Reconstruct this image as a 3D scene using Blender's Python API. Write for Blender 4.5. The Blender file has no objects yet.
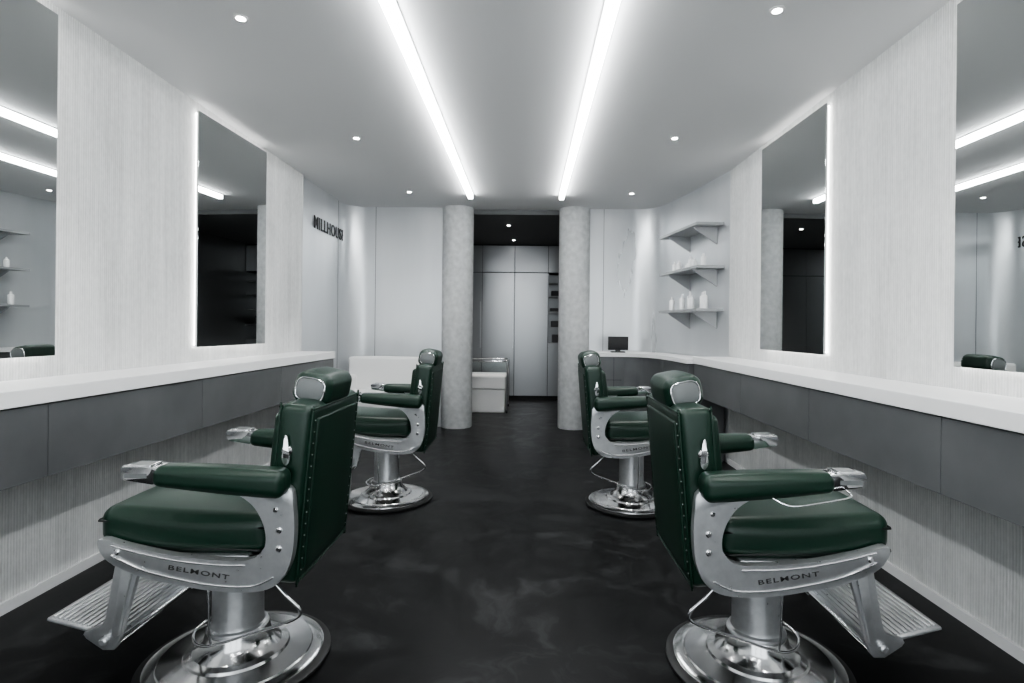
import bpy, bmesh, math
from mathutils import Vector, Matrix
S=bpy.context.scene
COL=S.collection
# ---------------------------------------------------------------- materials
def newmat(name,color=(.5,.5,.5),rough=.5,metal=0.,spec=.5,coat=0.):
    m=bpy.data.materials.new(name); m.use_nodes=True
    b=m.node_tree.nodes['Principled BSDF']
    b.inputs['Base Color'].default_value=(*color,1)
    b.inputs['Roughness'].default_value=rough
    b.inputs['Metallic'].default_value=metal
    b.inputs['Specular IOR Level'].default_value=spec
    b.inputs['Coat Weight'].default_value=coat
    return m
def N(m,t,**kw):
    n=m.node_tree.nodes.new(t)
    for k,v in kw.items():
        if k in n.inputs: n.inputs[k].default_value=v
        else: setattr(n,k,v)
    return n
def L(m,a,b): m.node_tree.links.new(a,b)
def bsdf(m): return m.node_tree.nodes['Principled BSDF']
def noise_color(m,scale,c0,c1,vec=(1,1,1),p0=.3,p1=.7,detail=6,rough=None,bump=0,dist=.01,warp=0):
    tc=N(m,'ShaderNodeTexCoord'); mp=N(m,'ShaderNodeMapping'); mp.inputs['Scale'].default_value=vec
    L(m,tc.outputs['Object'],mp.inputs['Vector'])
    n=N(m,'ShaderNodeTexNoise'); n.inputs['Scale'].default_value=scale; n.inputs['Detail'].default_value=detail
    n.inputs['Distortion'].default_value=warp
    L(m,mp.outputs[0],n.inputs['Vector'])
    r=N(m,'ShaderNodeValToRGB'); r.color_ramp.elements[0].position=p0; r.color_ramp.elements[1].position=p1
    r.color_ramp.elements[0].color=(*c0,1); r.color_ramp.elements[1].color=(*c1,1)
    L(m,n.outputs['Fac'],r.inputs['Fac']); L(m,r.outputs['Color'],bsdf(m).inputs['Base Color'])
    if rough:
        mr=N(m,'ShaderNodeMapRange'); mr.inputs['To Min'].default_value=rough[0]; mr.inputs['To Max'].default_value=rough[1]
        L(m,n.outputs['Fac'],mr.inputs['Value']); L(m,mr.outputs[0],bsdf(m).inputs['Roughness'])
    if bump:
        bp=N(m,'ShaderNodeBump'); bp.inputs['Strength'].default_value=bump; bp.inputs['Distance'].default_value=dist
        L(m,n.outputs['Fac'],bp.inputs['Height']); L(m,bp.outputs[0],bsdf(m).inputs['Normal'])
    return n
def emis(name,color,st):
    m=bpy.data.materials.new(name); m.use_nodes=True
    b=bsdf(m); b.inputs['Base Color'].default_value=(.8,.8,.8,1)
    b.inputs['Emission Color'].default_value=(*color,1); b.inputs['Emission Strength'].default_value=st
    return m

# combed plaster wall
def combed():
    m=newmat('combed_plaster',(.6,.6,.59),.8,0,.3)
    tc=N(m,'ShaderNodeTexCoord')
    def nz(scale,vec,detail,rgh=.5,dist=0):
        mp=N(m,'ShaderNodeMapping'); mp.inputs['Scale'].default_value=vec; L(m,tc.outputs['Object'],mp.inputs['Vector'])
        n=N(m,'ShaderNodeTexNoise'); n.inputs['Scale'].default_value=scale; n.inputs['Detail'].default_value=detail; n.inputs['Roughness'].default_value=rgh; n.inputs['Distortion'].default_value=dist
        L(m,mp.outputs[0],n.inputs['Vector']); return n
    streak=nz(1.0,(60,60,1.6),4)          # fine vertical combing
    board=nz(1.0,(7,7,.5),3)              # broad vertical bands
    cloud=nz(1.7,(1,1,1),8,.6,.3)         # patchiness
    pits=nz(1.0,(38,38,22),5,.6)
    w=N(m,'ShaderNodeTexWave'); w.bands_direction='Y'; w.inputs['Scale'].default_value=22; w.inputs['Distortion'].default_value=1.6; w.inputs['Detail'].default_value=2; w.inputs['Detail Scale'].default_value=.5
    mp2=N(m,'ShaderNodeMapping'); mp2.inputs['Scale'].default_value=(1,1,.2); L(m,tc.outputs['Object'],mp2.inputs['Vector']); L(m,mp2.outputs[0],w.inputs['Vector'])
    def ma(x,k,y):
        a=N(m,'ShaderNodeMath',operation='MULTIPLY_ADD'); L(m,x,a.inputs[0]); a.inputs[1].default_value=k
        if y is None: a.inputs[2].default_value=0
        else: L(m,y,a.inputs[2])
        return a.outputs[0]
    h=ma(streak.outputs['Fac'],.5,None); h=ma(w.outputs['Fac'],.30,h); h=ma(pits.outputs['Fac'],.6,h)
    c=ma(streak.outputs['Fac'],.30,None); c=ma(board.outputs['Fac'],.3,c); c=ma(cloud.outputs['Fac'],.4,c); c=ma(pits.outputs['Fac'],.3,c); c=ma(w.outputs['Fac'],.14,c)
    mr=N(m,'ShaderNodeMapRange'); mr.inputs['From Min'].default_value=.52; mr.inputs['From Max'].default_value=.94; L(m,c,mr.inputs['Value'])
    r=N(m,'ShaderNodeValToRGB')
    r.color_ramp.elements[0].color=(.48,.485,.48,1); r.color_ramp.elements[1].color=(.80,.805,.795,1)
    L(m,mr.outputs[0],r.inputs['Fac']); L(m,r.outputs['Color'],bsdf(m).inputs['Base Color'])
    bp=N(m,'ShaderNodeBump'); bp.inputs['Strength'].default_value=.6; bp.inputs['Distance'].default_value=.006
    L(m,h,bp.inputs['Height']); L(m,bp.outputs[0],bsdf(m).inputs['Normal'])
    return m
M={}
M['wall']=combed()
M['ceil']=newmat('ceiling_paint',(.63,.635,.64),.8)
# microcement floor: swirly trowel marks
def floormat():
    m=newmat('microcement_floor',(.02,.02,.022),.35,0,.22)
    tc=N(m,'ShaderNodeTexCoord')
    n0=N(m,'ShaderNodeTexNoise'); n0.inputs['Scale'].default_value=1.3; n0.inputs['Detail'].default_value=4; L(m,tc.outputs['Object'],n0.inputs['Vector'])
    vm=N(m,'ShaderNodeVectorMath',operation='MULTIPLY_ADD'); L(m,n0.outputs['Color'],vm.inputs[0]); vm.inputs[1].default_value=(1.3,1.3,1.3); L(m,tc.outputs['Object'],vm.inputs[2])
    n1=N(m,'ShaderNodeTexNoise'); n1.inputs['Scale'].default_value=2.6; n1.inputs['Detail'].default_value=10; n1.inputs['Roughness'].default_value=.62; n1.inputs['Distortion'].default_value=1.2; L(m,vm.outputs[0],n1.inputs['Vector'])
    r=N(m,'ShaderNodeValToRGB'); e=r.color_ramp.elements
    e[0].position=.38; e[0].color=(.0015,.0016,.0018,1); e[1].position=.72; e[1].color=(.034,.035,.036,1)
    k=e.new(.52); k.color=(.0050,.0053,.0056,1)
    L(m,n1.outputs['Fac'],r.inputs['Fac']); L(m,r.outputs['Color'],bsdf(m).inputs['Base Color'])
    mr=N(m,'ShaderNodeMapRange'); mr.inputs['From Min'].default_value=.35; mr.inputs['From Max'].default_value=.7; mr.inputs['To Min'].default_value=.34; mr.inputs['To Max'].default_value=.5
    L(m,n1.outputs['Fac'],mr.inputs['Value']); L(m,mr.outputs[0],bsdf(m).inputs['Roughness'])
    bp=N(m,'ShaderNodeBump'); bp.inputs['Strength'].default_value=.05; bp.inputs['Distance'].default_value=.01
    L(m,n1.outputs['Fac'],bp.inputs['Height']); L(m,bp.outputs[0],bsdf(m).inputs['Normal'])
    return m
M['floor']=floormat()
M['panel']=newmat('brushed_alu_panel',(.62,.64,.65),.34,.6)
noise_color(M['panel'],2.5,(.61,.63,.645),(.70,.715,.73),vec=(1,1,.15),rough=(.24,.34))
M['concrete']=newmat('column_concrete',(.4,.4,.4),.7)
noise_color(M['concrete'],16,(.50,.51,.51),(.66,.67,.67),detail=10,bump=.15,dist=.003)
M['solid']=newmat('white_solid_surface',(.85,.85,.85),.3)
M['grey']=newmat('grey_drawer_front',(.2,.205,.21),.4,.35)
noise_color(M['grey'],3,(.125,.13,.133),(.175,.18,.185),detail=8,rough=(.33,.45))
M['mirror']=newmat('mirror_glass',(.66,.68,.675),.0,1.)
M['cab']=newmat('corridor_cabinet',(.40,.41,.42),.28,.75)
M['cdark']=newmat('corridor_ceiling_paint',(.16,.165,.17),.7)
M['dark']=newmat('dark_gap',(.015,.015,.015),.6)
M['trim']=newmat('trim_white',(.6,.6,.6),.5)
M['glow']=emis('mirror_led',(1,.99,.97),6)
M['led']=emis('led_diffuser',(.97,.99,1),21)
M['spot']=emis('downlight_lens',(1,.98,.95),25)
M['leather']=newmat('green_leather',(.008,.036,.02),.36,0,.5,.0)
nn=noise_color(M['leather'],260,(.0052,.0235,.0140),(.0070,.0300,.0180),bump=.12,dist=.001,detail=2)
M['lblack']=newmat('black_leather',(.008,.011,.010),.35)
M['cap']=newmat('headrest_cap_grey',(.16,.17,.17),.35)
M['silver']=newmat('silver_casting',(.60,.61,.62),.32,.8)
noise_color(M['silver'],40,(.58,.59,.60),(.66,.67,.68),rough=(.24,.36))
M['chrome']=newmat('chrome',(.86,.86,.87),.06,1.)
M['satin']=newmat('spun_steel',(.66,.66,.66),.15,1.)
M['rubber']=newmat('black_rubber',(.012,.012,.012),.5)
M['ink']=newmat('black_lettering',(.01,.01,.01),.4)
M['engrave']=newmat('grey_lettering',(.05,.05,.05),.4,.4)
M['bottle']=newmat('white_bottle',(.85,.85,.85),.35)
M['uph']=newmat('white_upholstery',(.80,.80,.79),.5)
M['screen']=newmat('black_screen',(.006,.006,.007),.12)
M['shelf']=newmat('shelf_steel',(.36,.37,.38),.4,.3)
M['box']=newmat('dark_box',(.05,.05,.055),.5)
g=newmat('clear_glass',(.9,.95,.94),.02); bsdf(g).inputs['Transmission Weight'].default_value=1; M['glass']=g

# ---------------------------------------------------------------- mesh helpers
def mesh_from(bm,name,mat,smooth=False,angle=None):
    bmesh.ops.recalc_face_normals(bm,faces=bm.faces)
    me=bpy.data.meshes.new(name); bm.to_mesh(me); bm.free()
    me.materials.append(mat)
    if smooth:
        for p in me.polygons: p.use_smooth=True
        if angle is not None:
            try: me.set_sharp_from_angle(angle=math.radians(angle))
            except Exception: pass
    return me
def put(name,me,parent=None):
    o=bpy.data.objects.new(name,me); COL.objects.link(o)
    if parent: o.parent=parent
    return o
def empty(name,loc=(0,0,0),rz=0):
    o=bpy.data.objects.new(name,None); COL.objects.link(o); o.location=loc; o.rotation_euler=(0,0,rz); o.empty_display_size=.1
    return o
def bx(bm,x0,x1,y0,y1,z0,z1,bev=0):
    vs=[bm.verts.new(p) for p in [(x0,y0,z0),(x1,y0,z0),(x1,y1,z0),(x0,y1,z0),(x0,y0,z1),(x1,y0,z1),(x1,y1,z1),(x0,y1,z1)]]
    fs=[bm.faces.new([vs[i] for i in f]) for f in [(0,3,2,1),(4,5,6,7),(0,1,5,4),(1,2,6,5),(2,3,7,6),(3,0,4,7)]]
    if bev:
        es=list({e for f in fs for e in f.edges})
        bmesh.ops.bevel(bm,geom=es,offset=bev,segments=2,affect='EDGES',profile=.5)
def box(name,x0,x1,y0,y1,z0,z1,mat,bev=0,parent=None):
    bm=bmesh.new(); bx(bm,x0,x1,y0,y1,z0,z1,bev)
    return put(name,mesh_from(bm,name,mat),parent)
def boxes(name,lst,mat,bev=0,parent=None):
    bm=bmesh.new()
    for b in lst: bx(bm,*b,bev)
    return put(name,mesh_from(bm,name,mat),parent)
def rbox_me(name,size,loc,r,mat,puff=(0,0,0),rotY=0,fn=None):
    """rounded, slightly puffed cushion"""
    bm=bmesh.new(); bmesh.ops.create_cube(bm,size=2)
    bmesh.ops.subdivide_edges(bm,edges=bm.edges[:],cuts=13,use_grid_fill=True)
    h=[s/2 for s in size]; K=4
    def mp(t,hh):
        i=round((t+1)/2*14); rr=min(r,hh*.98)
        if i<=K: return -(hh-rr)-rr*math.tan(math.radians(45*(K-i)/K))
        if i>=14-K: return (hh-rr)+rr*math.tan(math.radians(45*(i-14+K)/K))
        return (i-7)/(7-K)*(hh-rr)
    R=Matrix.Rotation(rotY,3,'Y')
    for v in bm.verts:
        q=Vector([mp(v.co[k],h[k]) for k in range(3)])
        u=[q[k]/h[k] for k in range(3)]
        inn=Vector([max(-(h[k]-min(r,h[k]*.98)),min(h[k]-min(r,h[k]*.98),q[k])) for k in range(3)])
        d=q-inn
        if d.length>1e-9: d=d.normalized()*r
        p=inn+d
        for k in range(3):
            a,b=(k+1)%3,(k+2)%3
            p[k]+=puff[k]*u[k]*max(0,1-u[a]**2)*max(0,1-u[b]**2)
        if fn: p=fn(p)
        v.co=R@p+Vector(loc)
    return mesh_from(bm,name,mat,True)
def lathe(bm,prof,c=(0,0,0),seg=48,axis='Z'):
    rings=[]
    for r,z in prof:
        ring=[]
        for i in range(seg):
            a=2*math.pi*i/seg
            p=(r*math.cos(a),r*math.sin(a),z)
            if axis=='Y': p=(p[0],p[2],p[1])
            if axis=='X': p=(p[2],p[0],p[1])
            ring.append(bm.verts.new((p[0]+c[0],p[1]+c[1],p[2]+c[2])))
        rings.append(ring)
    for a,b in zip(rings,rings[1:]):
        for i in range(seg): bm.faces.new([a[i],a[(i+1)%seg],b[(i+1)%seg],b[i]])
    bm.faces.new(rings[0]); bm.faces.new(rings[-1])
def catmull(pts,n=8,closed=False):
    P=[Vector(p) for p in pts]; out=[]; m=len(P)
    rng=range(m) if closed else range(m-1)
    for i in rng:
        p0=P[i-1] if (closed or i>0) else P[i]; p1=P[i]; p2=P[(i+1)%m]; p3=P[(i+2)%m] if (closed or i+2<m) else p2
        for k in range(n):
            t=k/n
            out.append(.5*((2*p1)+(-p0+p2)*t+(2*p0-5*p1+4*p2-p3)*t*t+(-p0+3*p1-3*p2+p3)*t**3))
    if not closed: out.append(P[-1])
    return out
def tube(bm,pts,r,seg=10,closed=False,n=8):
    path=catmull(pts,n,closed); m=len(path); rings=[]; up=Vector((0,0,1))
    for i,p in enumerate(path):
        if closed: t=path[(i+1)%m]-path[i-1]
        else: t=path[min(i+1,m-1)]-path[max(i-1,0)]
        t.normalize()
        if i==0:
            if abs(t.dot(up))>.9: up=Vector((1,0,0))
            nrm=(up-t*up.dot(t)).normalized()
        else: nrm=(nrm-t*nrm.dot(t)).normalized()
        b=t.cross(nrm)
        rings.append([bm.verts.new(p+nrm*r*math.cos(2*math.pi*k/seg)+b*r*math.sin(2*math.pi*k/seg)) for k in range(seg)])
    for i in range(m if closed else m-1):
        a,b=rings[i],rings[(i+1)%m]
        for k in range(seg): bm.faces.new([a[k],a[(k+1)%seg],b[(k+1)%seg],b[k]])
    if not closed: bm.faces.new(rings[0]); bm.faces.new(rings[-1])
def extr_xz(bm,pts,y0,y1,bev=.004):
    a=[bm.verts.new((p[0],y0,p[1])) for p in pts]; b=[bm.verts.new((p[0],y1,p[1])) for p in pts]
    f0=bm.faces.new(a); f1=bm.faces.new(b[::-1]); n=len(a)
    for i in range(n): bm.faces.new([a[i],b[i],b[(i+1)%n],a[(i+1)%n]])
    if bev:
        es=list(f0.edges)+list(f1.edges)
        bmesh.ops.bevel(bm,geom=es,offset=bev,segments=2,affect='EDGES',profile=.5,clamp_overlap=True)
def extr_xy(bm,pts,z0,z1):
    a=[bm.verts.new((p[0],p[1],z0)) for p in pts]; b=[bm.verts.new((p[0],p[1],z1)) for p in pts]
    bm.faces.new(a); bm.faces.new(b[::-1]); n=len(a)
    for i in range(n): bm.faces.new([a[i],b[i],b[(i+1)%n],a[(i+1)%n]])

# ---------------------------------------------------------------- room
XL,XR,ZC=-2.24,1.90,2.75
YF=-1.6
YB=6.9
box('floor',-2.6,2.3,YF-.2,9.9,-.1,0,M['floor'])
box('ceiling',-2.6,2.3,YF-.2,7.02,ZC,ZC+.12,M['ceil'])
box('wall_left',XL-.12,XL,YF,5.45,0,ZC,M['wall'])
box('wall_right',XR,XR+.12,YF,5.17,0,ZC,M['wall'])
# curved alcove walls
def arc(cx,cy,r,a0,a1,n=12):
    return [(cx+r*math.cos(math.radians(a0+(a1-a0)*i/n)),cy+r*math.sin(math.radians(a0+(a1-a0)*i/n))) for i in range(n+1)]
def strip_wall(name,pts,th,mat,side):
    P=[Vector((p[0],p[1],0)) for p in pts]; out=[]
    for i,p in enumerate(P):
        t=(P[min(i+1,len(P)-1)]-P[max(i-1,0)]).normalized()
        out.append(p+Vector((-t.y,t.x,0))*th*side)
    bm=bmesh.new(); n=len(P)
    A=[bm.verts.new((p.x,p.y,0)) for p in P]; B=[bm.verts.new((p.x,p.y,ZC)) for p in P]
    C=[bm.verts.new((p.x,p.y,0)) for p in out]; D=[bm.verts.new((p.x,p.y,ZC)) for p in out]
    for i in range(n-1):
        bm.faces.new([A[i],A[i+1],B[i+1],B[i]]); bm.faces.new([C[i],D[i],D[i+1],C[i+1]])
        bm.faces.new([B[i],B[i+1],D[i+1],D[i]]); bm.faces.new([A[i],C[i],C[i+1],A[i+1]])
    bm.faces.new([A[0],B[0],D[0],C[0]]); bm.faces.new([A[-1],C[-1],D[-1],B[-1]])
    return put(name,mesh_from(bm,name,mat,True,30))
XLA=XL-.03
r=.28
lp=[(XLA,5.45),(XLA,6.0),(XLA,YB-r)]+arc(XLA+r,YB-r,r,180,90)[1:]+[(-1.5,YB),(-.9,YB)]
strip_wall('wall_back_left',lp,.1,M['panel'],1)
rp=[(.6,YB),(1.0,YB),(1.3,YB)]+arc(1.3,YB-.36,.36,90,10)[1:]+[(1.78,6.0),(1.90,5.17)]
strip_wall('wall_back_right',rp,.1,M['panel'],1)
# panel joints
boxes('trim_1',[(XLA-.001,XLA+.002,6.58,6.586,0,ZC),(-1.91,-1.904,YB-.002,YB+.001,0,ZC),
                (.95,.956,YB-.002,YB+.001,0,ZC)],M['grey'])
boxes('trim_2',[(XLA,XL+.004,5.45,5.47,0,ZC)],M['trim'])
box('baseboard_left',XL,XL+.012,YF,5.45,0,.05,M['trim'])
box('baseboard_right',XR-.012,XR,YF,5.15,0,.05,M['trim'])
# columns
for nm,cx in (('column',-.88),('column',.59)):
    bm=bmesh.new(); lathe(bm,[(.19,0),(.195,.01),(.195,ZC-.004),(.195,ZC)],(cx,6.94,0),64)
    put(nm,mesh_from(bm,nm,M['concrete'],True,40))
# front wall with shop window (behind the camera)
boxes('wall_front',[(XL-.12,-2.1,YF-.12,YF,0,ZC),(1.8,XR+.12,YF-.12,YF,0,ZC),(-2.1,1.8,YF-.12,YF,2.65,ZC),(-2.1,1.8,YF-.12,YF,0,.12)],M['ceil'])
boxes('window_1',[(-2.1,-2.05,YF-.1,YF-.03,.12,2.65),(1.75,1.8,YF-.1,YF-.03,.12,2.65),(-.8,-.75,YF-.1,YF-.03,.12,2.65),(.4,.45,YF-.1,YF-.03,.12,2.65),
                  (-2.1,1.8,YF-.1,YF-.03,2.6,2.65),(-2.1,1.8,YF-.1,YF-.03,.12,.17)],M['dark'])
# corridor
CZ=2.69
YE=9.5
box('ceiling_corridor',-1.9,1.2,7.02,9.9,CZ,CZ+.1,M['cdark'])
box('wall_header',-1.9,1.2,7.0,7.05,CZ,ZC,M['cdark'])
box('wall_corridor_left',-1.9,-1.8,7.0,9.9,0,CZ,M['cab'])
box('wall_corridor_right',1.1,1.2,7.0,9.9,0,CZ,M['cab'])
box('wall_corridor_back',-1.9,1.2,9.85,9.9,0,CZ,M['cab'])
cab=empty('built_in_cupboard')
fr=[]
xs=[-1.8,-1.34,-.78,-.22,.36]
for a,b in zip(xs,xs[1:]):
    fr.append((a+.004,b-.004,YE,YE+.03,.08,2.2)); fr.append((a+.004,b-.004,YE,YE+.03,2.212,CZ-.02))
fr.append((.364,1.09,YE,YE+.03,.08,.98)); fr.append((.364,1.09,YE,YE+.03,2.212,CZ-.02))
boxes('door_fronts',fr,M['cab'],.002,cab)
boxes('carcass',[(-1.8,.36,YE+.035,9.84,.0,CZ-.005),(.36,1.1,YE+.035,9.84,0,.98),(.36,1.1,YE+.035,9.84,2.2,CZ-.005)],M['dark'],0,cab)
boxes('handles',[(-.25,-.24,YE-.03,YE-.002,.9,1.7),(-.81,-.80,YE-.03,YE-.002,.9,1.7)],M['silver'],.002,cab)
boxes('shelves',[(.36,1.1,YE+.02,9.84,z,z+.02) for z in (1.25,1.52,1.79,2.03)]+[(.36,1.1,YE+.02,9.84,.98,1.0),(.36,.375,YE+.02,9.84,1,2.2)],M['shelf'],0,cab)
boxes('folded_towels',[(.42,.62,YE+.06,YE+.28,1.27,1.38),(.44,.6,YE+.06,YE+.28,1.0,1.14),(.4,.62,YE+.06,YE+.28,1.54,1.6),(.7,.95,YE+.06,YE+.28,1.27,1.42),(.42,.6,YE+.06,YE+.28,1.81,1.9)],M['box'],.01,cab)

# ---------------------------------------------------------------- counters
def counter(front,wall,y1,cuts,side):
    e=empty('wall_counter')
    s=side
    def X(a,b): return (min(a,b),max(a,b))
    a,b=X(front,wall)
    box('worktop',a,b,YF,y1,.935,1.0,M['solid'],.004,e)
    a,b=X(front+s*.035,wall)
    box('carcass',a,b,YF,y1-.02,.645,.93,M['dark'],0,e)
    ys=[YF]+cuts+[y1-.01]
    a,b=X(front+s*.012,front+s*.034)
    boxes('drawer_fronts',[(a,b,p+.002,q-.002,.64,.930) for p,q in zip(ys,ys[1:])],M['grey'],.001,e)
    a,b=X(front+s*.012,wall)
    boxes('end_panel',[(a,b,y1-.02,y1-.002,.64,.93)],M['grey'],.002,e)
counter(-1.89,XL,5.42,[-.9,.12,1.16,2.19,3.23,4.27],-1)
counter(1.55,XR,5.13,[-.85,.13,1.10,2.07,3.04,4.01],1)

# ---------------------------------------------------------------- mirrors (local frame: wall plane x=0, facing +x)
def mirror(wall,s,y0,y1,skew=0,z0=1.10,z1=2.68):
    yc=(y0+y1)/2; hw=(y1-y0)/2
    e=empty('wall_mirror',(wall,yc,0))
    off=math.sin(abs(skew))*hw
    def X(a,b): return (min(a,b),max(a,b))
    p=empty('mirror_panel'); p.parent=e; p.rotation_euler=(0,0,skew); p.location=(s*off,0,0)
    a,b=X(s*.030,s*.038)
    box('mirror_glass',a,b,-hw,hw,z0,z1,M['mirror'],.001,p)
    a,b=X(s*.024,s*.030); i=.012
    box('backing',a,b,-hw+.003,hw-.003,z0+.003,z1-.003,M['trim'],0,p)
    a,b=X(s*.008,s*.024)
    boxes('led_strip',[(a,b,-hw+i,-hw+i+.012,z0+i,z1-i),(a,b,hw-i-.012,hw-i,z0+i,z1-i),(a,b,-hw+i,hw-i,z0+i,z0+i+.012),(a,b,-hw+i,hw-i,z1-i-.012,z1-i)],M['glow'],0,p)
    a,b=X(0,s*.026)
    boxes('mount',[(a,b,-hw+.2,hw-.2,z0+.3,z1-.3)],M['trim'],0,e)
d=math.radians
mirror(XL,1,3.67,4.55,-d(2.4)); mirror(XL,1,1.62,2.55,-d(1.0))
mirror(XR,-1,3.45,4.36,d(.9)); mirror(XR,-1,1.43,2.40)

# ---------------------------------------------------------------- lights
def linear(cx):
    e=empty('linear_ceiling_light')
    boxes('end_caps',[(cx-.028,cx+.028,6.2,6.212,ZC-.052,ZC),(cx-.028,cx+.028,4.98,4.984,ZC-.052,ZC),(cx-.028,cx+.028,YF+.588,YF+.6,ZC-.052,ZC),(cx-.035,cx+.035,YF+.6,6.2,ZC-.008,ZC)],M['trim'],0,e)
    box('diffuser',cx-.024,cx+.024,YF+.6,6.2,ZC-.05,ZC-.009,M['led'],0,e)
linear(-.65); linear(.375)
def downlight(x,y,z,power=12):
    e=empty('ceiling_downlight',(x,y,z))
    bm=bmesh.new(); lathe(bm,[(.034,0),(.034,-.005),(.024,-.007),(.024,0)],(0,0,0),32); put('bezel',mesh_from(bm,'bezel',M['trim'],True,30),e)
    bm=bmesh.new(); lathe(bm,[(.021,-.006),(.021,-.009)],(0,0,0),24); put('lens',mesh_from(bm,'lens',M['spot']),e)
    l=bpy.data.lights.new('lamp','SPOT'); l.energy=power; l.spot_size=math.radians(95); l.spot_blend=.8; l.shadow_soft_size=.03; l.color=(1,.98,.95)
    o=bpy.data.objects.new('lamp',l); COL.objects.link(o); o.parent=e; o.location=(0,0,-.02)
for x,y in ((-1.41,2.68),(1.154,2.57),(-1.37,4.37),(1.14,4.3),(-1.32,6.1),(1.14,6.07),(-1.41,.8),(1.15,.8)): downlight(x,y,ZC,26)
for x,y in ((-.27,7.7),(-.23,9.0)): downlight(x,y,CZ,60)

# ---------------------------------------------------------------- barber chair
parts=[]
def P(name,me): parts.append((name,me))
# base
bm=bmesh.new(); lathe(bm,[(.315,0),(.328,.004),(.328,.014),(.315,.02),(.29,.021)],(0,0,0),72); P('base_rubber_ring',mesh_from(bm,'base_ring',M['rubber'],True,40))
bm=bmesh.new(); lathe(bm,[(.303,.015),(.301,.026),(.292,.030),(.262,.033),(.258,.038),(.21,.041),(.18,.046),(.175,.054),(.15,.060),(.128,.078),(.113,.10),(.108,.125),(.106,.13)],(0,0,0),72); P('base_plate',mesh_from(bm,'base_plate',M['satin'],True,25))
bm=bmesh.new(); lathe(bm,[(.10,.12),(.102,.14),(.092,.145),(.088,.16),(.086,.36),(.095,.365),(.098,.38),(.098,.41),(.13,.425),(.14,.44)],(0,0,0),56); P('hydraulic_column',mesh_from(bm,'column',M['silver'],True,40))
# under-seat carriage
bm=bmesh.new(); bx(bm,-.22,.22,-.2,.2,.415,.46,.01); bx(bm,-.16,.26,-.245,.245,.45,.49,.01); P('carriage',mesh_from(bm,'carriage',M['silver'],True,30))
# seat
def seatfn(p):
    t=(p.x+.275)/.55
    p.z+= .02*t - .012*math.cos(p.x*6)
    return p
P('seat',rbox_me('seat',(.57,.49,.135),(.06,0,.555),.045,M['leather'],(.012,.008,.026),0,seatfn))
bm=bmesh.new()
def rect_loop(x0,x1,y0,y1,z,zf,r=.045):
    pts=[]
    for cx,cy,a in ((x1-r,y1-r,0),(x0+r,y1-r,90),(x0+r,y0+r,180),(x1-r,y0+r,270)):
        for k in range(4):
            an=math.radians(a+30*k); x=cx+r*math.cos(an); y=cy+r*math.sin(an); pts.append((x,y,z+zf*(x-x0)/(x1-x0)))
    return pts
tube(bm,rect_loop(-.215,.343,-.243,.243,.579,.02),.004,8,True,3); tube(bm,rect_loop(-.215,.343,-.243,.243,.505,.02),.004,8,True,3)
P('seat_piping',mesh_from(bm,'seat_piping',M['lblack'],True))
# backrest (leaning back)
tilt=math.radians(-5)
def backfn(p):
    w=1-.05*max(0,(-p.z)/.3)
    p.y*=w
    return p
P('backrest',rbox_me('backrest',(.115,.50,.60),(-.285,0,.69),.028,M['leather'],(.006,.004,.010),tilt,backfn))
R=Matrix.Rotation(tilt,3,'Y')
def B(x,y,z): return tuple(R@Vector((x,y,z))+Vector((-.285,0,.69)))
def back_loop(x,w,h,r=.05):
    pts=[]
    for cy,cz,a in ((w-r,h-r,0),(-w+r,h-r,90),(-w+r,-h+r,180),(w-r,-h+r,270)):
        for k in range(4):
            an=math.radians(a+30*k); pts.append(B(x,cy+r*math.cos(an),cz+r*math.sin(an)))
    return pts
bm=bmesh.new(); tube(bm,back_loop(-.056,.240,.288,.03),.004,8,True,3); tube(bm,back_loop(.052,.241,.290,.03),.004,8,True,3)
P('backrest_piping',mesh_from(bm,'backrest_piping',M['leather'],True))
P('back_panel',rbox_me('back_panel',(.012,.41,.51),B(-.060,0,0),.006,M['leather'],(.003,0,0),tilt))
bm=bmesh.new()
for sy in (-1,1):
    for k in range(14):
        p=B(-.060,sy*.222,-.25+.0385*k); bmesh.ops.create_icosphere(bm,subdivisions=1,radius=.0026,matrix=Matrix.Translation(p))
P('back_studs',mesh_from(bm,'back_studs',M['silver'],True))
P('back_cushion',rbox_me('back_cushion',(.05,.42,.47),B(.062,0,.03),.022,M['leather'],(.022,.0,.0),tilt))
# side latch
bm=bmesh.new()
for sy in (-1,1):
    y=sy*.254
    c=Vector(B(0.01,0,.15))
    lathe(bm,[(.017,y-sy*.004),(.017,y+sy*.006),(.010,y+sy*.012)],(c.x,0,c.z),20,'Y')
    pts=[(c.x-.010,c.z+.0),(c.x-.005,c.z+.045),(c.x+.004,c.z+.05),(c.x+.010,c.z+.0),(c.x+.013,c.z-.030),(c.x,c.z-.048),(c.x-.013,c.z-.030)]
    ya,yb=sorted((y+sy*.008,y+sy*.016))
    extr_xz(bm,[(p.x,p.y) for p in catmull([(a,b,0) for a,b in pts],4,True)],ya,yb,.002)
P('recline_latches',mesh_from(bm,'latches',M['chrome'],True,40))
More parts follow.
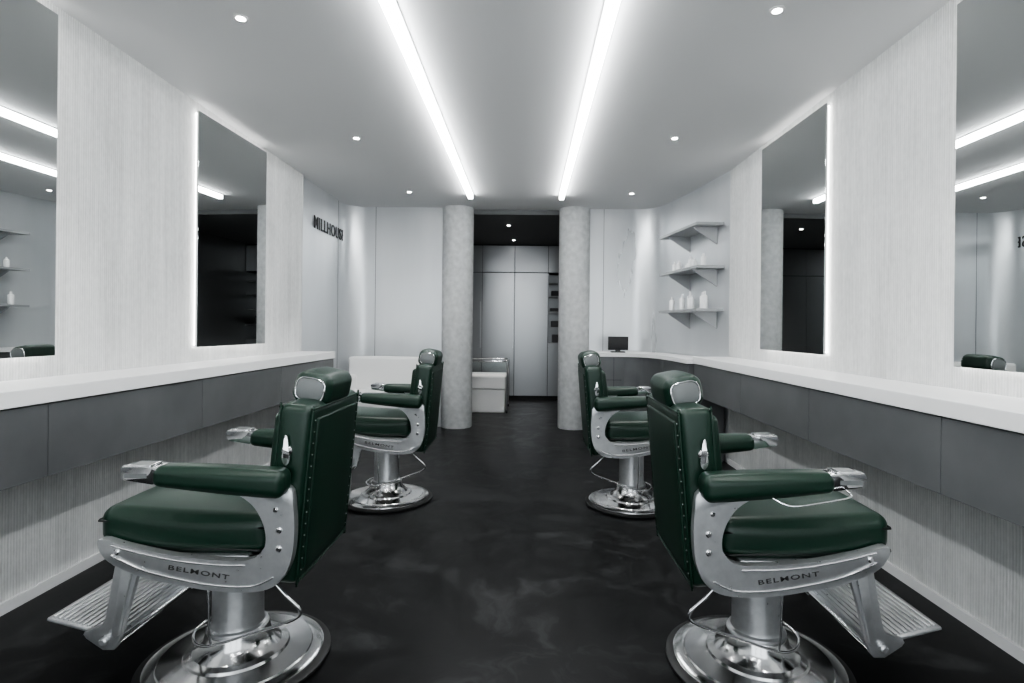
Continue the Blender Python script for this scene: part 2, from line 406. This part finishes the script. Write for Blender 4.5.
# headrest: squarish padded roll
HC=(-.312,0,1.026)
P('headrest',rbox_me('headrest',(.135,.265,.115),HC,.036,M['leather'],(.004,0,.006),math.radians(-12)))
capR=Matrix.Rotation(math.radians(-12),3,'Y')
def sq(sy,a,b,yy,n=24,ex=3.2):
    out=[]
    for k in range(n):
        t=2*math.pi*k/n; c,s_=math.cos(t),math.sin(t)
        v=capR@Vector((a*abs(c)**(2/ex)*(1 if c>=0 else -1),0,b*abs(s_)**(2/ex)*(1 if s_>=0 else -1)))
        out.append((HC[0]+v.x,sy*yy,HC[2]+v.z))
    return out
bm=bmesh.new()
for sy in (-1,1):
    o=sq(sy,.047,.038,0); ya,yb=sorted((sy*.128,sy*.137)); extr_xz(bm,[(p[0],p[2]) for p in o],ya,yb,.003)
P('headrest_end_caps',mesh_from(bm,'caps',M['cap'],True,40))
bm=bmesh.new()
for sy in (-1,1):
    tube(bm,sq(sy,.050,.041,.1335,16),.0028,8,True,2)
for sy in (-.04,.04): tube(bm,[(-.29,sy,.93),(-.30,sy,.97),(-.31,sy,1.01)],.008,10)
P('headrest_post',mesh_from(bm,'post',M['chrome'],True,40))
# arm rests
AZ=-.018
for i,sy in enumerate((-1,1)):
    P('armrest_pad_%d'%(i+1),rbox_me('armpad',(.415,.088,.076),(-.1025,sy*.302,.777+AZ),.026,M['leather'],(0,.004,.006),math.radians(-3.5),lambda p:Vector((p.x,p.y,p.z*(1-.35*(p.x/.215)*.5)))))
    bm=bmesh.new()
    pr=[(.085,.772),(.10,.765),(.185,.778),(.196,.784),(.199,.812),(.193,.822),(.12,.820),(.085,.817)]
    pr=[(a,b+AZ) for a,b in pr]
    extr_xz(bm,pr,sy*.302-.038,sy*.302+.038,.004)
    bx(bm,.108,.185,sy*.302-.030,sy*.302+.030,.819+AZ,.825+AZ,.002)
    P('armrest_tip_%d'%(i+1),mesh_from(bm,'armtip',M['chrome'],True,35))
    bm=bmesh.new()
    bx(bm,.118,.175,sy*.302-.022,sy*.302+.022,.8245+AZ,.8258+AZ,0)
    ya,yb=sorted((sy*.339,sy*.3408)); bx(bm,.115,.185,ya,yb,.786+AZ,.800+AZ,0)
    P('armrest_tip_inlay_%d'%(i+1),mesh_from(bm,'inlay',M['cap']))
    bm=bmesh.new()
    outer=[(.30,.556),(.305,.528),(.275,.483),(.174,.438),(.05,.411),(-.07,.392),(-.20,.390),(-.275,.418),(-.314,.485),(-.326,.575),(-.322,.665),(-.306,.728),
           (-.20,.745),(-.075,.748),(-.07,.735),(-.14,.705),(-.19,.670),(-.222,.620),(-.235,.562),(-.222,.515),(-.175,.492),(-.10,.490),(.0,.497),(.10,.510),(.22,.535)]
    o2=[(p.x,p.y) for p in catmull([(a,b,0) for a,b in outer],4,True)]
    y0,y1=sy*.256,sy*.288
    extr_xz(bm,o2,min(y0,y1),max(y0,y1),.006)
    P('side_casting_%d'%(i+1),mesh_from(bm,'casting',M['silver'],True,35))
    bm=bmesh.new()
    for (x,z,r_) in ((-.278,.59,.010),(-.277,.53,.010),(-.265,.655,.008),(.245,.515,.010)):
        lathe(bm,[(r_,sy*.286),(r_,sy*.291),(r_*.6,sy*.294)],(x,0,z),20,'Y')
    tube(bm,[(.262,sy*.289,.504),(.17,sy*.289,.463),(.05,sy*.289,.432),(-.07,sy*.289,.412),(-.19,sy*.289,.410),(-.26,sy*.289,.438)],.003,8)
    tube(bm,[(.262,sy*.289,.537),(.17,sy*.289,.513),(.05,sy*.289,.490),(-.07,sy*.289,.478),(-.17,sy*.289,.476)],.003,8)
    P('casting_trim_%d'%(i+1),mesh_from(bm,'castrim',M['chrome'],True,35))
    # foot bracket: tapered plate with a toe carrying the foot plate
    bm=bmesh.new()
    br=[(.200,.49),(.282,.512),(.290,.49),(.322,.262),(.335,.238),(.395,.226),(.402,.212),(.392,.198),(.335,.160),(.300,.160),(.286,.176),(.262,.27)]
    ya,yb=sorted((sy*.205,sy*.226)); extr_xz(bm,br,ya,yb,.005)
    ya,yb=sorted((sy*.224,sy*.236)); extr_xz(bm,[(.222,.475),(.262,.48),(.300,.22),(.290,.205),(.276,.215),(.262,.30)],ya,yb,.003)
    lathe(bm,[(.014,sy*.224),(.014,sy*.240),(.009,sy*.244)],(.325,0,.195),20,'Y')
    lathe(bm,[(.012,sy*.224),(.012,sy*.242),(.008,sy*.246)],(.25,0,.465),20,'Y')
    P('footrest_bracket_%d'%(i+1),mesh_from(bm,'bracket',M['silver'],True,35))
# foot plate
bm=bmesh.new()
th=math.atan2(.065,.25); Rf=Matrix.Rotation(-th,3,'Y')
def slab(x0,x1,y0,y1,z0,z1,bev):
    b2=bmesh.new(); bx(b2,x0,x1,y0,y1,z0,z1,bev)
    for v in b2.verts: v.co=Rf@v.co+Vector((.30,0,.182))
    me=bpy.data.meshes.new('t'); b2.to_mesh(me); b2.free(); bm.from_mesh(me); bpy.data.meshes.remove(me)
slab(0,.25,-.205,.205,0,.012,.004)
for k in range(14): slab(.012+k*.0168,.021+k*.0168,-.195,.195,.011,.018,.002)
P('footrest_plate',mesh_from(bm,'footplate',M['silver'],True,35))
bm=bmesh.new(); tube(bm,[(.30,-.22,.18),(.30,0,.18),(.30,.22,.18)],.011,12); tube(bm,[(.25,-.22,.46),(.25,.22,.46)],.012,12)
P('footrest_axle',mesh_from(bm,'axle',M['chrome'],True,40))
# pump / brake lever rod (on one side of the chair)
bm=bmesh.new()
tube(bm,[(-.20,-.20,.41),(-.26,-.21,.35),(-.315,-.21,.295),(-.29,-.2,.255),(-.15,-.18,.20),(.0,-.165,.145),(.08,-.13,.13),(.13,-.06,.13),(.135,0,.13),(.12,.06,.13),(.09,.10,.13)],.005,10)
tube(bm,[(.02,-.16,.41),(.018,-.165,.30),(.015,-.165,.20),(.01,-.163,.145)],.0042,8)
lever=mesh_from(bm,'pump_lever',M['chrome'],True,60)
# name lettering
fc=bpy.data.curves.new('lettering','FONT'); fc.body='BELMONT'; fc.size=.03; fc.extrude=.0012; fc.space_character=1.2; fc.align_x='CENTER'; fc.align_y='CENTER'; fc.offset=.0003
fc.materials.append(M['engrave'])
def chair(x,y,rz,bar=False):
    e=empty('barber_chair',(x,y,0),rz)
    for n,me in parts: put(n,me,e)
    lv=put('pump_lever',lever,e)
    if rz>1: lv.scale=(1,-1,1)
    for sy,rzz in ((-1,0),(1,math.pi)):
        t=put('name_lettering',fc,e); t.location=(-.02 ,sy*.2885,.452); t.rotation_euler=(math.pi/2,0,rzz); t.rotation_euler[1]=math.radians(-9)*(1 if sy<0 else -1)
        t.scale=(1.3,.7,1)
    if bar:
        bm=bmesh.new(); tube(bm,[(-.10,-.345,.727),(-.05,-.37,.71),(.05,-.375,.725),(.13,-.37,.74),(.13,-.345,.755)],.003,8)
        put('towel_wire',mesh_from(bm,'towel_wire',M['chrome'],True),e)
    return e
chair(-1.07,2.06,math.pi)
chair(.87,2.06,0,True)
chair(-1.01,4.0,math.pi)
chair(.76,3.95,0)

# ---------------------------------------------------------------- sign
sc=bpy.data.curves.new('sign','FONT'); sc.body='MILLHOUSE'; sc.size=.19; sc.extrude=.004; sc.offset=.001; sc.space_character=1.1; sc.materials.append(M['ink'])
so=put('wall_sign_lettering',sc); so.rotation_euler=(math.pi/2,0,math.pi/2)
bpy.context.view_layer.update()
w=so.dimensions.x; so.scale=(.94/w,1,1); so.location=(XLA+.012,5.80,2.29)

# ---------------------------------------------------------------- right alcove: shelves, desk, monitor
def wallx(y): return 1.90+(1.78-1.90)*(y-5.17)/(6.0-5.17)
def wall_shelf(z):
    e=empty('wall_shelf')
    bm=bmesh.new(); a,b=5.27,6.2
    extr_xy(bm,[(wallx(a)-.004,a),(wallx(a)-.27,a),(wallx(b)-.27,b),(wallx(b)-.004,b)],z,z+.025)
    put('board',mesh_from(bm,'board',M['shelf']),e)
    bm=bmesh.new()
    for yy in (5.40,6.0):
        w_=wallx(yy)-.004
        extr_xz(bm,[(w_,z),(w_-.24,z),(w_-.22,z-.025),(w_,z-.17)],yy,yy+.02,.001)
    put('brackets',mesh_from(bm,'brackets',M['shelf']),e)
for z in (2.26,1.845,1.43): wall_shelf(z)
def bottles(z,lst):
    bm=bmesh.new()
    for (y,dx,h,r_) in lst:
        lathe(bm,[(r_*.95,0),(r_,.004),(r_,h*.72),(r_*.8,h*.77),(r_*.4,h*.8),(r_*.4,h*.98),(r_*.36,h)],(wallx(y)-dx,y,z),20)
    put('shampoo_bottles',mesh_from(bm,'shampoo_bottles',M['bottle'],True,40))
bottles(1.4552,[(5.37,.14,.17,.028),(5.50,.1,.17,.028),(5.62,.16,.15,.03),(5.74,.12,.19,.028),(5.86,.15,.17,.028),(5.98,.1,.17,.028),(6.10,.16,.15,.03)])
bottles(1.8702,[(5.40,.14,.13,.026),(5.52,.18,.10,.024),(5.64,.16,.13,.026),(5.8,.12,.08,.03),(5.92,.16,.12,.026),(6.06,.15,.12,.026)])
desk=empty('reception_desk')
fl=[(.80,6.30),(1.08,6.30)]+[(p.x,p.y) for p in catmull([(1.1,6.30,0),(1.3,6.22,0),(1.42,6.0,0),(1.47,5.7,0),(1.50,5.16,0)],6)]
bk=[(1.88,5.18),(1.76,6.0),(1.62,6.55),(1.45,6.78),(1.28,6.88),(.80,6.88)]
bm=bmesh.new(); extr_xy(bm,fl+bk,.93,.97); put('desk_top',mesh_from(bm,'desk_top',M['solid']),desk)
fl2=[(x+.02,y+.02) for x,y in fl]; fl2[0]=(.82,6.32)
bk2=[(1.87,5.2),(1.75,6.0),(1.61,6.54),(1.44,6.77),(1.27,6.87),(.82,6.87)]
bm=bmesh.new(); extr_xy(bm,fl2+bk2,.0,.928); put('desk_body',mesh_from(bm,'desk_body',M['grey']),desk)
boxes('desk_joints',[(1.0,1.004,6.317,6.33,.02,.92),(.82,1.09,6.317,6.33,.66,.665)],M['dark'],0,desk)
mon=empty('tablet_monitor')
boxes('screen',[(.96,1.20,6.50,6.515,1.0,1.16)],M['screen'],.004,mon)
boxes('stand',[(1.05,1.11,6.516,6.54,.985,1.08),(1.0,1.16,6.47,6.58,.971,.985)],M['box'],.003,mon)

# ---------------------------------------------------------------- sofas
def bench(name,x,y,w,d,bh,sh,frame):
    e=empty(name,(x,y,0))
    put('seat_cushion',rbox_me('s1',(w-.04,d,.2),(0,0,sh-.1),.03,M['uph'],(0,0,.012)),e)
    put('base',rbox_me('s0',(w-.06,d-.04,sh-.2),(0,0,(sh-.2)/2),.015,M['uph']),e)
    if not frame:
        put('back_cushion',rbox_me('s2',(w-.04,.16,bh-sh+.05),(0,d/2-.08,(bh+sh)/2),.03,M['uph'],(0,.01,.01)),e)
        for sx in (-1,1): put('arm_%d'%(1 if sx<0 else 2),rbox_me('s3',(.12,d,.68),(sx*(w/2-.06),0,.34),.03,M['uph']),e)
        return
    bm=bmesh.new(); rz=bh
    for sx in (-1,1):
        X_=sx*w/2
        tube(bm,[(X_,-d/2-.01,0.0),(X_,-d/2-.01,.3),(X_,-d/2-.01,rz-.04),(X_,-d/2+.03,rz),(X_,0,rz),(X_,d/2-.03,rz),(X_,d/2,rz-.04),(X_,d/2,.3),(X_,d/2,0)],.012,10,False,4)
    tube(bm,[(-w/2,-d/2-.01,rz),(w/2,-d/2-.01,rz)],.010,10); tube(bm,[(-w/2,d/2,rz),(w/2,d/2,rz)],.010,10)
    put('tube_frame',mesh_from(bm,'tube_frame',M['chrome'],True),e)
    boxes('glass_screen',[(-w/2+.02,w/2-.02,-d/2-.014,-d/2-.008,sh+.03,rz-.02)],M['glass'],0,e)
bench('white_sofa',-1.66,6.42,.98,.6,.86,.5,False)
bench('white_daybed',-.86,8.4,1.15,.7,.76,.54,True)

# ---------------------------------------------------------------- world + camera
w=bpy.data.worlds.new('World'); S.world=w; w.use_nodes=True
w.node_tree.nodes['Background'].inputs[0].default_value=(.90,.96,1,1); w.node_tree.nodes['Background'].inputs[1].default_value=1.9
cd=bpy.data.cameras.new('Camera'); cam=bpy.data.objects.new('Camera',cd); COL.objects.link(cam)
cd.sensor_width=36; cd.lens=550/1024*36; cd.shift_x=-15/1024; cd.shift_y=-13.5/1024; cd.clip_start=.02
cam.matrix_world=Matrix.Translation((0,0,1.25))@Matrix.Rotation(-.010,4,'Y')@Matrix.Rotation(math.pi/2,4,'X')
S.camera=cam
S.view_settings.view_transform='AgX'
S.view_settings.look='AgX - Medium High Contrast'
S.view_settings.exposure=0.48
